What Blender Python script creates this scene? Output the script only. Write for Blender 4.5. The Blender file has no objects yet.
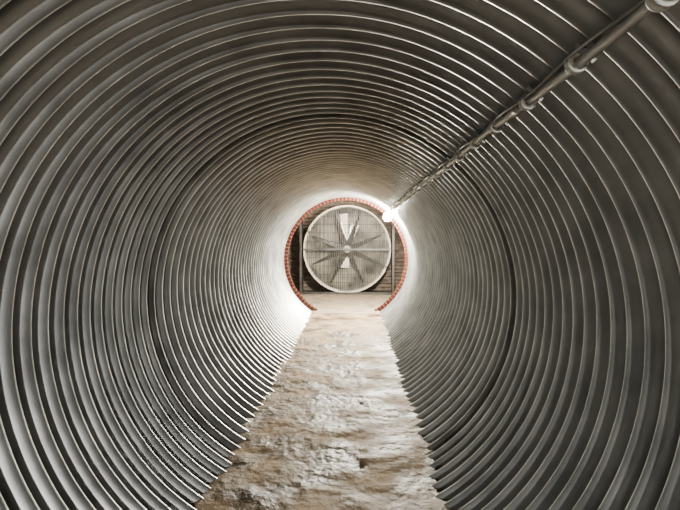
import bpy, math, random
from mathutils import Vector, noise
random.seed(4)
R=1.25; AX=-0.1625; AZ=1.0625
Y0=-7.0; Y1=9.96; DEPTH=.068
C=bpy.context.scene.collection

def mat(name,col=(.5,.5,.5),rough=.5,metal=0.0,spec=.5):
    m=bpy.data.materials.new(name); m.use_nodes=True
    b=m.node_tree.nodes['Principled BSDF']
    b.inputs['Base Color'].default_value=(*col,1); b.inputs['Roughness'].default_value=rough; b.inputs['Metallic'].default_value=metal
    b.inputs['Specular IOR Level'].default_value=spec
    return m
def noisy(name,c1,c2,scale=5,r1=.4,r2=.6,metal=0,bump=0,bscale=40,detail=6,bdist=.01,lo=.35,hi=.65,spec=.5):
    m=mat(name,c1,r1,metal,spec); nt=m.node_tree; N=nt.nodes; L=nt.links; b=N['Principled BSDF']
    tc=N.new('ShaderNodeTexCoord'); n=N.new('ShaderNodeTexNoise'); n.inputs['Scale'].default_value=scale; n.inputs['Detail'].default_value=detail
    L.new(tc.outputs['Object'],n.inputs['Vector'])
    cr=N.new('ShaderNodeValToRGB'); cr.color_ramp.elements[0].position=lo; cr.color_ramp.elements[1].position=hi
    cr.color_ramp.elements[0].color=(*c1,1); cr.color_ramp.elements[1].color=(*c2,1)
    L.new(n.outputs['Fac'],cr.inputs['Fac']); L.new(cr.outputs['Color'],b.inputs['Base Color'])
    mr=N.new('ShaderNodeMapRange'); mr.inputs['From Min'].default_value=lo; mr.inputs['From Max'].default_value=hi
    mr.inputs['To Min'].default_value=r1; mr.inputs['To Max'].default_value=r2
    L.new(n.outputs['Fac'],mr.inputs['Value']); L.new(mr.outputs['Result'],b.inputs['Roughness'])
    if bump:
        n2=N.new('ShaderNodeTexNoise'); n2.inputs['Scale'].default_value=bscale; n2.inputs['Detail'].default_value=8
        L.new(tc.outputs['Object'],n2.inputs['Vector'])
        bp=N.new('ShaderNodeBump'); bp.inputs['Strength'].default_value=bump; bp.inputs['Distance'].default_value=bdist
        L.new(n2.outputs['Fac'],bp.inputs['Height']); L.new(bp.outputs['Normal'],b.inputs['Normal'])
    return m
def emit(name,col,s):
    m=mat(name,col); b=m.node_tree.nodes['Principled BSDF']
    b.inputs['Emission Color'].default_value=(*col,1); b.inputs['Emission Strength'].default_value=s
    return m
def mk(name,v,f,mats,parent=None,smooth=False,mi=None):
    me=bpy.data.meshes.new(name); me.from_pydata(v,[],f)
    for m in (mats if isinstance(mats,(list,tuple)) else [mats]): me.materials.append(m)
    if smooth: me.polygons.foreach_set('use_smooth',[True]*len(f))
    if mi: me.polygons.foreach_set('material_index',mi)
    me.update()
    o=bpy.data.objects.new(name,me); C.objects.link(o)
    if parent: o.parent=parent
    return o
class B:
    def __init__(s): s.v=[];s.f=[];s.m=[]
    def add(s,v,f,mi=0):
        n=len(s.v); s.v+=[tuple(p) for p in v]; s.f+=[tuple(i+n for i in q) for q in f]; s.m+=[mi]*len(f)
    def box(s,x0,x1,y0,y1,z0,z1,mi=0):
        v=[(x,y,z) for x in(x0,x1) for y in(y0,y1) for z in(z0,z1)]
        s.add(v,[(0,1,3,2),(4,6,7,5),(0,4,5,1),(2,3,7,6),(0,2,6,4),(1,5,7,3)],mi)
    def tube(s,pts,r,seg=12,mi=0,closed=False):
        pts=[Vector(p) for p in pts]; n=len(pts); v=[];f=[]
        for i,p in enumerate(pts):
            if closed: d=pts[(i+1)%n]-pts[i-1]
            else: d=pts[min(i+1,n-1)]-pts[max(i-1,0)]
            d.normalize(); u=Vector((0,0,1)) if abs(d.z)<.9 else Vector((1,0,0))
            a=d.cross(u).normalized(); b=d.cross(a).normalized()
            rr=r[i] if isinstance(r,(list,tuple)) else r
            for k in range(seg):
                t=2*math.pi*k/seg; v.append(p+a*math.cos(t)*rr+b*math.sin(t)*rr)
        for i in range(n if closed else n-1):
            j=(i+1)%n
            for k in range(seg):
                l=(k+1)%seg; f.append((i*seg+k,j*seg+k,j*seg+l,i*seg+l))
        if not closed:
            f.append(tuple(range(seg))[::-1]); f.append(tuple((n-1)*seg+k for k in range(seg)))
        s.add(v,f,mi)
    def ball(s,c,r,mi=0,sz=1,nu=20,nv=12):
        v=[];f=[]
        for j in range(nv+1):
            ph=math.pi*j/nv
            for i in range(nu):
                t=2*math.pi*i/nu; v.append((c[0]+r*math.sin(ph)*math.cos(t),c[1]+r*math.sin(ph)*math.sin(t),c[2]+r*sz*math.cos(ph)))
        for j in range(nv):
            for i in range(nu):
                k=(i+1)%nu; f.append((j*nu+i,j*nu+k,(j+1)*nu+k,(j+1)*nu+i))
        s.add(v,f,mi)
    def obj(s,name,mats,smooth=False,parent=None): return mk(name,s.v,s.f,mats,parent,smooth,s.m)

# ---------------- materials
steel=noisy('galvanized_steel',(.135,.138,.134),(.255,.258,.250),4,.31,.42,.72,0,90,7,.002,.3,.7)
dsteel=noisy('stained_coupling_band',(.06,.06,.057),(.12,.118,.112),6,.4,.5,.7)
dirt=noisy('packed_dirt',(.040,.027,.015),(.235,.165,.092),2.6,.42,.85,0,1,18,12,.022,.36,.64,.3)
conc=noisy('worn_concrete',(.15,.12,.08),(.28,.225,.155),4,.6,.8,0,.3,40,spec=.2)
condm=noisy('conduit_metal',(.55,.55,.54),(.75,.75,.72),12,.35,.5,.3)
wire=noisy('guard_wire',(.03,.027,.024),(.06,.055,.05),12,.45,.6,.2)
grey=mat('grey_cable',(.30,.30,.29),.5)
white=mat('white_plastic',(.75,.74,.7),.4)
bulb=emit('lit_bulb',(1,.92,.77),13500)
bulb2=emit('lit_bulb_near',(1,.975,.925),18500)
brick=noisy('red_brick',(.018,.004,.003),(.042,.010,.007),30,.8,.9,spec=.03)
mortar=noisy('pale_mortar',(.045,.022,.016),(.11,.07,.05),30,.8,.9,spec=.03)
wallm=noisy('brown_siding',(.035,.028,.021),(.085,.066,.05),8,.6,.8,.1,spec=.2)
cream=noisy('cream_paint',(.36,.32,.25),(.46,.41,.33),10,.4,.6)
panel=noisy('fan_panel_metal',(.06,.056,.048),(.38,.355,.30),2.6,.3,.5,.4)
blade=noisy('fan_blade_metal',(.012,.010,.008),(.03,.027,.022),8,.4,.5,.3)
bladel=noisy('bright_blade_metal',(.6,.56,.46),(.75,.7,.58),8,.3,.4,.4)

# ---------------- tunnel
SEG=240; prof=[]
NP=16
P1=.1203; YS_=3.36
rings=[]
n1=int(round((YS_-Y0)/P1)); p1=(YS_-Y0)/n1
for i in range(n1): rings.append((Y0+i*p1,p1,0))
rings.append((YS_,.14,1))
n2=int(round((Y1-YS_-.14)/.15)); p2=(Y1-YS_-.14)/n2
for i in range(n2): rings.append((YS_+.14+i*p2,p2,0))
for (ya,pp,seam) in rings:
    for k in range(NP):
        t=k/NP; yy=ya+t*pp
        h=(math.sin(math.pi*t)**2)**.66
        prof.append((yy,R+DEPTH-DEPTH*h,seam))
prof.append((Y1,R+DEPTH,0))
v=[];f=[];mi=[]
for (yy,rr,_) in prof:
    for s in range(SEG):
        a=2*math.pi*s/SEG
        wob=.004*noise.noise(Vector((math.cos(a)*2,math.sin(a)*2,yy*1.5)))
        v.append((AX+(rr+wob)*math.cos(a),yy,AZ+(rr+wob)*math.sin(a)))
for j in range(len(prof)-1):
    for s in range(SEG):
        k=(s+1)%SEG; f.append((j*SEG+s,j*SEG+k,(j+1)*SEG+k,(j+1)*SEG+s)); mi.append(prof[j][2])
mk('corrugated_metal_tunnel',v,f,[steel,dsteel],None,True,mi)

# ---------------- dirt floor
v=[];f=[];nx=84;ny=760
prints=[]
yy=.8; sd=1
while yy<9:
    prints.append((AX+sd*random.uniform(.06,.26),yy,random.uniform(-.3,.3))); sd=-sd; yy+=random.uniform(.22,.36)
for j in range(ny+1):
    yy=Y0+(9.75-Y0)*j/ny
    near=[p for p in prints if abs(p[1]-yy)<.25]
    for i in range(nx+1):
        x=AX-.76+1.52*i/nx
        n=noise.fractal(Vector((x*2.2,yy*2.2,0)),1,2.1,6)
        n2=noise.noise(Vector((x*5+9,yy*6,3)))
        r=abs(noise.noise(Vector((x*4+2*n,yy*5,7))))
        e=max(0,abs(x-AX)-.45)/.3
        z=.024*n+.014*n2-.040*max(0,.2-r)+.03*e*e*noise.noise(Vector((x*3,yy*3,1)))
        for (px,py,pa) in near:
            dx=x-px; dy=yy-py; u=dx*math.cos(pa)+dy*math.sin(pa); w_=-dx*math.sin(pa)+dy*math.cos(pa)
            d=(u/.06)**2+(w_/.15)**2
            if d<2.2: z+= -.011*max(0,1-d) + .005*math.exp(-((d-1.2)/.35)**2)
        v.append((x,yy,z))
for j in range(ny):
    for i in range(nx):
        a=j*(nx+1)+i; f.append((a,a+1,a+nx+2,a+nx+1))
mk('floor',v,f,dirt,None,True)

# ---------------- conduit
cx=.62; cz=1.475+.49
b=B()
YS=Y0+.15
pts=[(cx+.004*math.sin(i*1.3),YS+(9.0-YS)*i/48,cz+.004*math.sin(i*.9+1)) for i in range(49)]
b.tube(pts,.0135,14,0)
pts=[(cx-.022+.006*math.sin(i*.8),YS+(9.0-YS)*i/180,cz+.010+.005*math.cos(i*.8)) for i in range(181)]
b.tube(pts,.0045,8,1)
out=Vector((cx-AX,0,cz-AZ)); dist=out.length; out.normalize(); tan=Vector((-out.z,0,out.x))
ys=[]
q=-3.6-.385*8
while q<8.9: ys.append(q); q+=.385
for q in ys:
    for dq in (-.012,.012):
        p=[]
        for k in range(16):
            t=2*math.pi*k/16; p.append(Vector((cx,q+dq,cz))+out*math.cos(t)*.021+tan*math.sin(t)*.021)
        b.tube(p,.009,8,2,True)
    g=R-.012-dist
    b.tube([Vector((cx,q,cz))+out*.015,Vector((cx,q,cz))+out*g],.011,10,2)
    b.tube([Vector((cx,q+.012,cz))-tan*.035+out*g,Vector((cx,q+.012,cz))+tan*.035+out*g],.008,8,2)
for q in (1.9,4.6,7.2):
    b.tube([(cx,q-.04,cz),(cx,q-.035,cz),(cx,q+.035,cz),(cx,q+.04,cz)],[.014,.019,.019,.014],14,0)
b.obj('electrical_conduit',[condm,grey,white],True)

def lamp(px,py,pz,bm,br):
    b=B()
    b.tube([(px,py,cz-.016),(px,py,cz-.018),(px,py,pz+br)],[.02,.028,.025],16,0)
    b.ball((px,py,pz),br,1,1.1)
    return b.obj('light_bulb',[white,bm],True)
lamp(cx,9.09,1.885,bulb,.078)
lamp(cx,-4.6,1.885,bulb2,.06)

# ---------------- brick ring at the mouth
b=B(); n=100
for i in range(n):
    a0=2*math.pi*i/n
    for (s0,s1,mi_,r0,y0) in ((0,.68,0,1.195,9.97),(.68,1,1,1.20,9.98)):
        t0=a0+s0*2*math.pi/n; t1=a0+s1*2*math.pi/n
        if math.sin((t0+t1)/2)*1.2+AZ<0.0: continue
        vv=[]
        for t in(t0,t1):
            for rr in(r0,1.275):
                for yy in(y0,10.12): vv.append((AX+rr*math.cos(t),yy,AZ+rr*math.sin(t)))
        b.add(vv,[(0,1,3,2),(4,6,7,5),(0,4,5,1),(2,3,7,6),(0,2,6,4),(1,5,7,3)],mi_)
b.obj('brick_arch_ring',[brick,mortar])

# ---------------- chamber
b=B(); b.box(-2.4,2.1,9.98,13.6,-.12,0.01); b.box(AX-.68,AX+.68,9.6,9.98,-.1,.012); b.obj('floor_concrete_slab',conc)
def siding(name,p0,p1):
    v=[];f=[];n=29*8
    d=(Vector(p1)-Vector(p0)).normalized(); nrm=Vector((-d.y,d.x,0))
    for j in range(n+1):
        z=2.9*j/n; o=.02*math.sin(2*math.pi*z/.1)
        for p in(p0,p1): v.append((p[0]+nrm.x*o,p[1]+nrm.y*o,z))
    for j in range(n): f.append((2*j,2*j+1,2*j+3,2*j+2))
    return mk(name,v,f,wallm,None,True)
siding('wall_back',(-2.4,13.5),(2.1,13.5))
siding('wall_left',(-2.4,10.12),(-2.4,13.5))
siding('wall_right',(2.1,10.12),(2.1,13.5))
b=B(); b.box(-2.4,2.1,10.1,13.6,2.9,3.0); b.obj('ceiling',wallm)
v=[];f=[];n=96
for i in range(n):
    a=2*math.pi*i/n; c,s=math.cos(a),math.sin(a)
    v.append((AX+1.28*c,10.125,AZ+1.28*s))
    k=1/max(abs(c),abs(s))
    v.append((max(-2.4,min(2.1,AX+2.6*c*k)),10.125,max(-.1,min(2.9,AZ+2.6*s*k))))
for i in range(n):
    j=(i+1)%n; f.append((2*i,2*i+1,2*j+1,2*j))
mk('wall_front',v,f,conc)

# ---------------- fan
FX,FZ,FR=-.185,1.20,1.17
fan=bpy.data.objects.new('ventilation_fan',None); C.objects.link(fan)
circ=lambda r,y,n=96:[(FX+r*math.cos(2*math.pi*i/n),y,FZ+r*math.sin(2*math.pi*i/n)) for i in range(n)]
b=B(); b.tube(circ(FR-.03,12.95),.022,12,0,True); b.tube(circ(FR-.03,13.2),.03,12,0,True)
n=96; o=circ(FR-.02,12.95); o2=circ(FR-.02,13.3); b.add(o+o2,[(i,(i+1)%n,(i+1)%n+n,i+n) for i in range(n)])
b.obj('shroud_ring',cream,True,fan)
b=B(); m=60
for i in range(m):
    x0=-(FR-.02)+2*(FR-.02)*i/m; x1=x0+2*(FR-.02)/m; xm=(x0+x1)/2
    h=math.sqrt(max(0,(FR-.02)**2-xm*xm))
    b.add([(FX+x0,13.30,FZ-h),(FX+xm,13.27,FZ-h),(FX+x1,13.30,FZ-h),(FX+x0,13.30,FZ+h),(FX+xm,13.27,FZ+h),(FX+x1,13.30,FZ+h)],[(0,1,4,3),(1,2,5,4)])
b.obj('rear_panel',panel,False,fan)
b=B()
for i in range(8):
    a=math.pi/8+i*math.pi/4+.06*math.sin(i*2.3); d=Vector((math.cos(a),0,math.sin(a))); t=Vector((-d.z,0,d.x)); c=Vector((FX,13.1,FZ))
    w0,w1=.08,.018
    p=[c+d*.08-t*w0+Vector((0,.04,0)),c+d*.08+t*w0-Vector((0,.04,0)),c+d*1.0+t*w1-Vector((0,.02,0)),c+d*1.0-t*w1+Vector((0,.03,0))]
    q=[x+Vector((0,.008,0)) for x in p]
    b.add(p+q,[(0,1,2,3),(7,6,5,4),(0,4,5,1),(1,5,6,2),(2,6,7,3),(3,7,4,0)])
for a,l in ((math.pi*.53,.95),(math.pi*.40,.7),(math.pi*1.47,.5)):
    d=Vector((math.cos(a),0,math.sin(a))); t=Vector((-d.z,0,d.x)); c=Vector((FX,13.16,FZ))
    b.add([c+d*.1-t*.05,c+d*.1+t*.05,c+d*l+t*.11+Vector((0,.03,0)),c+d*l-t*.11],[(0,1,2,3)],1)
b.obj('blades',[blade,bladel],False,fan)
b=B(); b.tube([(FX,12.97,FZ),(FX,12.99,FZ),(FX,13.05,FZ),(FX,13.2,FZ)],[.03,.07,.10,.11],24); b.obj('hub',bladel,True,fan)
b=B()
m=20
for i in range(-m,m+1):
    x=i*(FR-.05)/m*.98; h=math.sqrt(max(0,(FR-.04)**2-x*x))
    b.tube([(FX+x,12.96,FZ-h),(FX+x,12.96,FZ+h)],.008,5)
    if i%4==0: b.tube([(FX-h,12.965,FZ+x),(FX+h,12.965,FZ+x)],.006,5)
b.obj('wire_guard',wire,False,fan)
b=B(); b.box(FX-1.14,FX+1.14,12.9,12.94,FZ-.022,FZ+.022); b.obj('cross_bar',blade,False,fan)
b=B(); b.box(FX-1.9,FX+1.9,12.92,13.3,0.01,.07); b.box(FX-1.25,FX-1.19,12.92,13.3,0.07,2.6); b.box(FX+1.19,FX+1.25,12.92,13.3,0.07,2.6); b.obj('support_frame',blade,False,fan)

b=B(); b.tube([(FX,12.0,2.9),(FX,12.0,2.86),(FX,12.0,2.72)],[.06,.06,.03],16,0); b.ball((FX,12.0,2.68),.05,1,1.2)
cb=emit('lit_chamber_bulb',(1,.91,.77),2900)
b.obj('pendant_light_bulb',[white,cb],True)

w=bpy.data.worlds.new('World'); bpy.context.scene.world=w; w.use_nodes=True
w.node_tree.nodes['Background'].inputs['Color'].default_value=(.9,.93,1,1); w.node_tree.nodes['Background'].inputs['Strength'].default_value=.01

cam=bpy.data.cameras.new('camera'); co=bpy.data.objects.new('camera',cam); C.objects.link(co)
cam.sensor_width=36; cam.lens=26; cam.clip_start=.02
co.location=(0,0,1.475)
co.rotation_euler=(math.radians(90-1.87),0,math.radians(1.63))
bpy.context.scene.camera=co
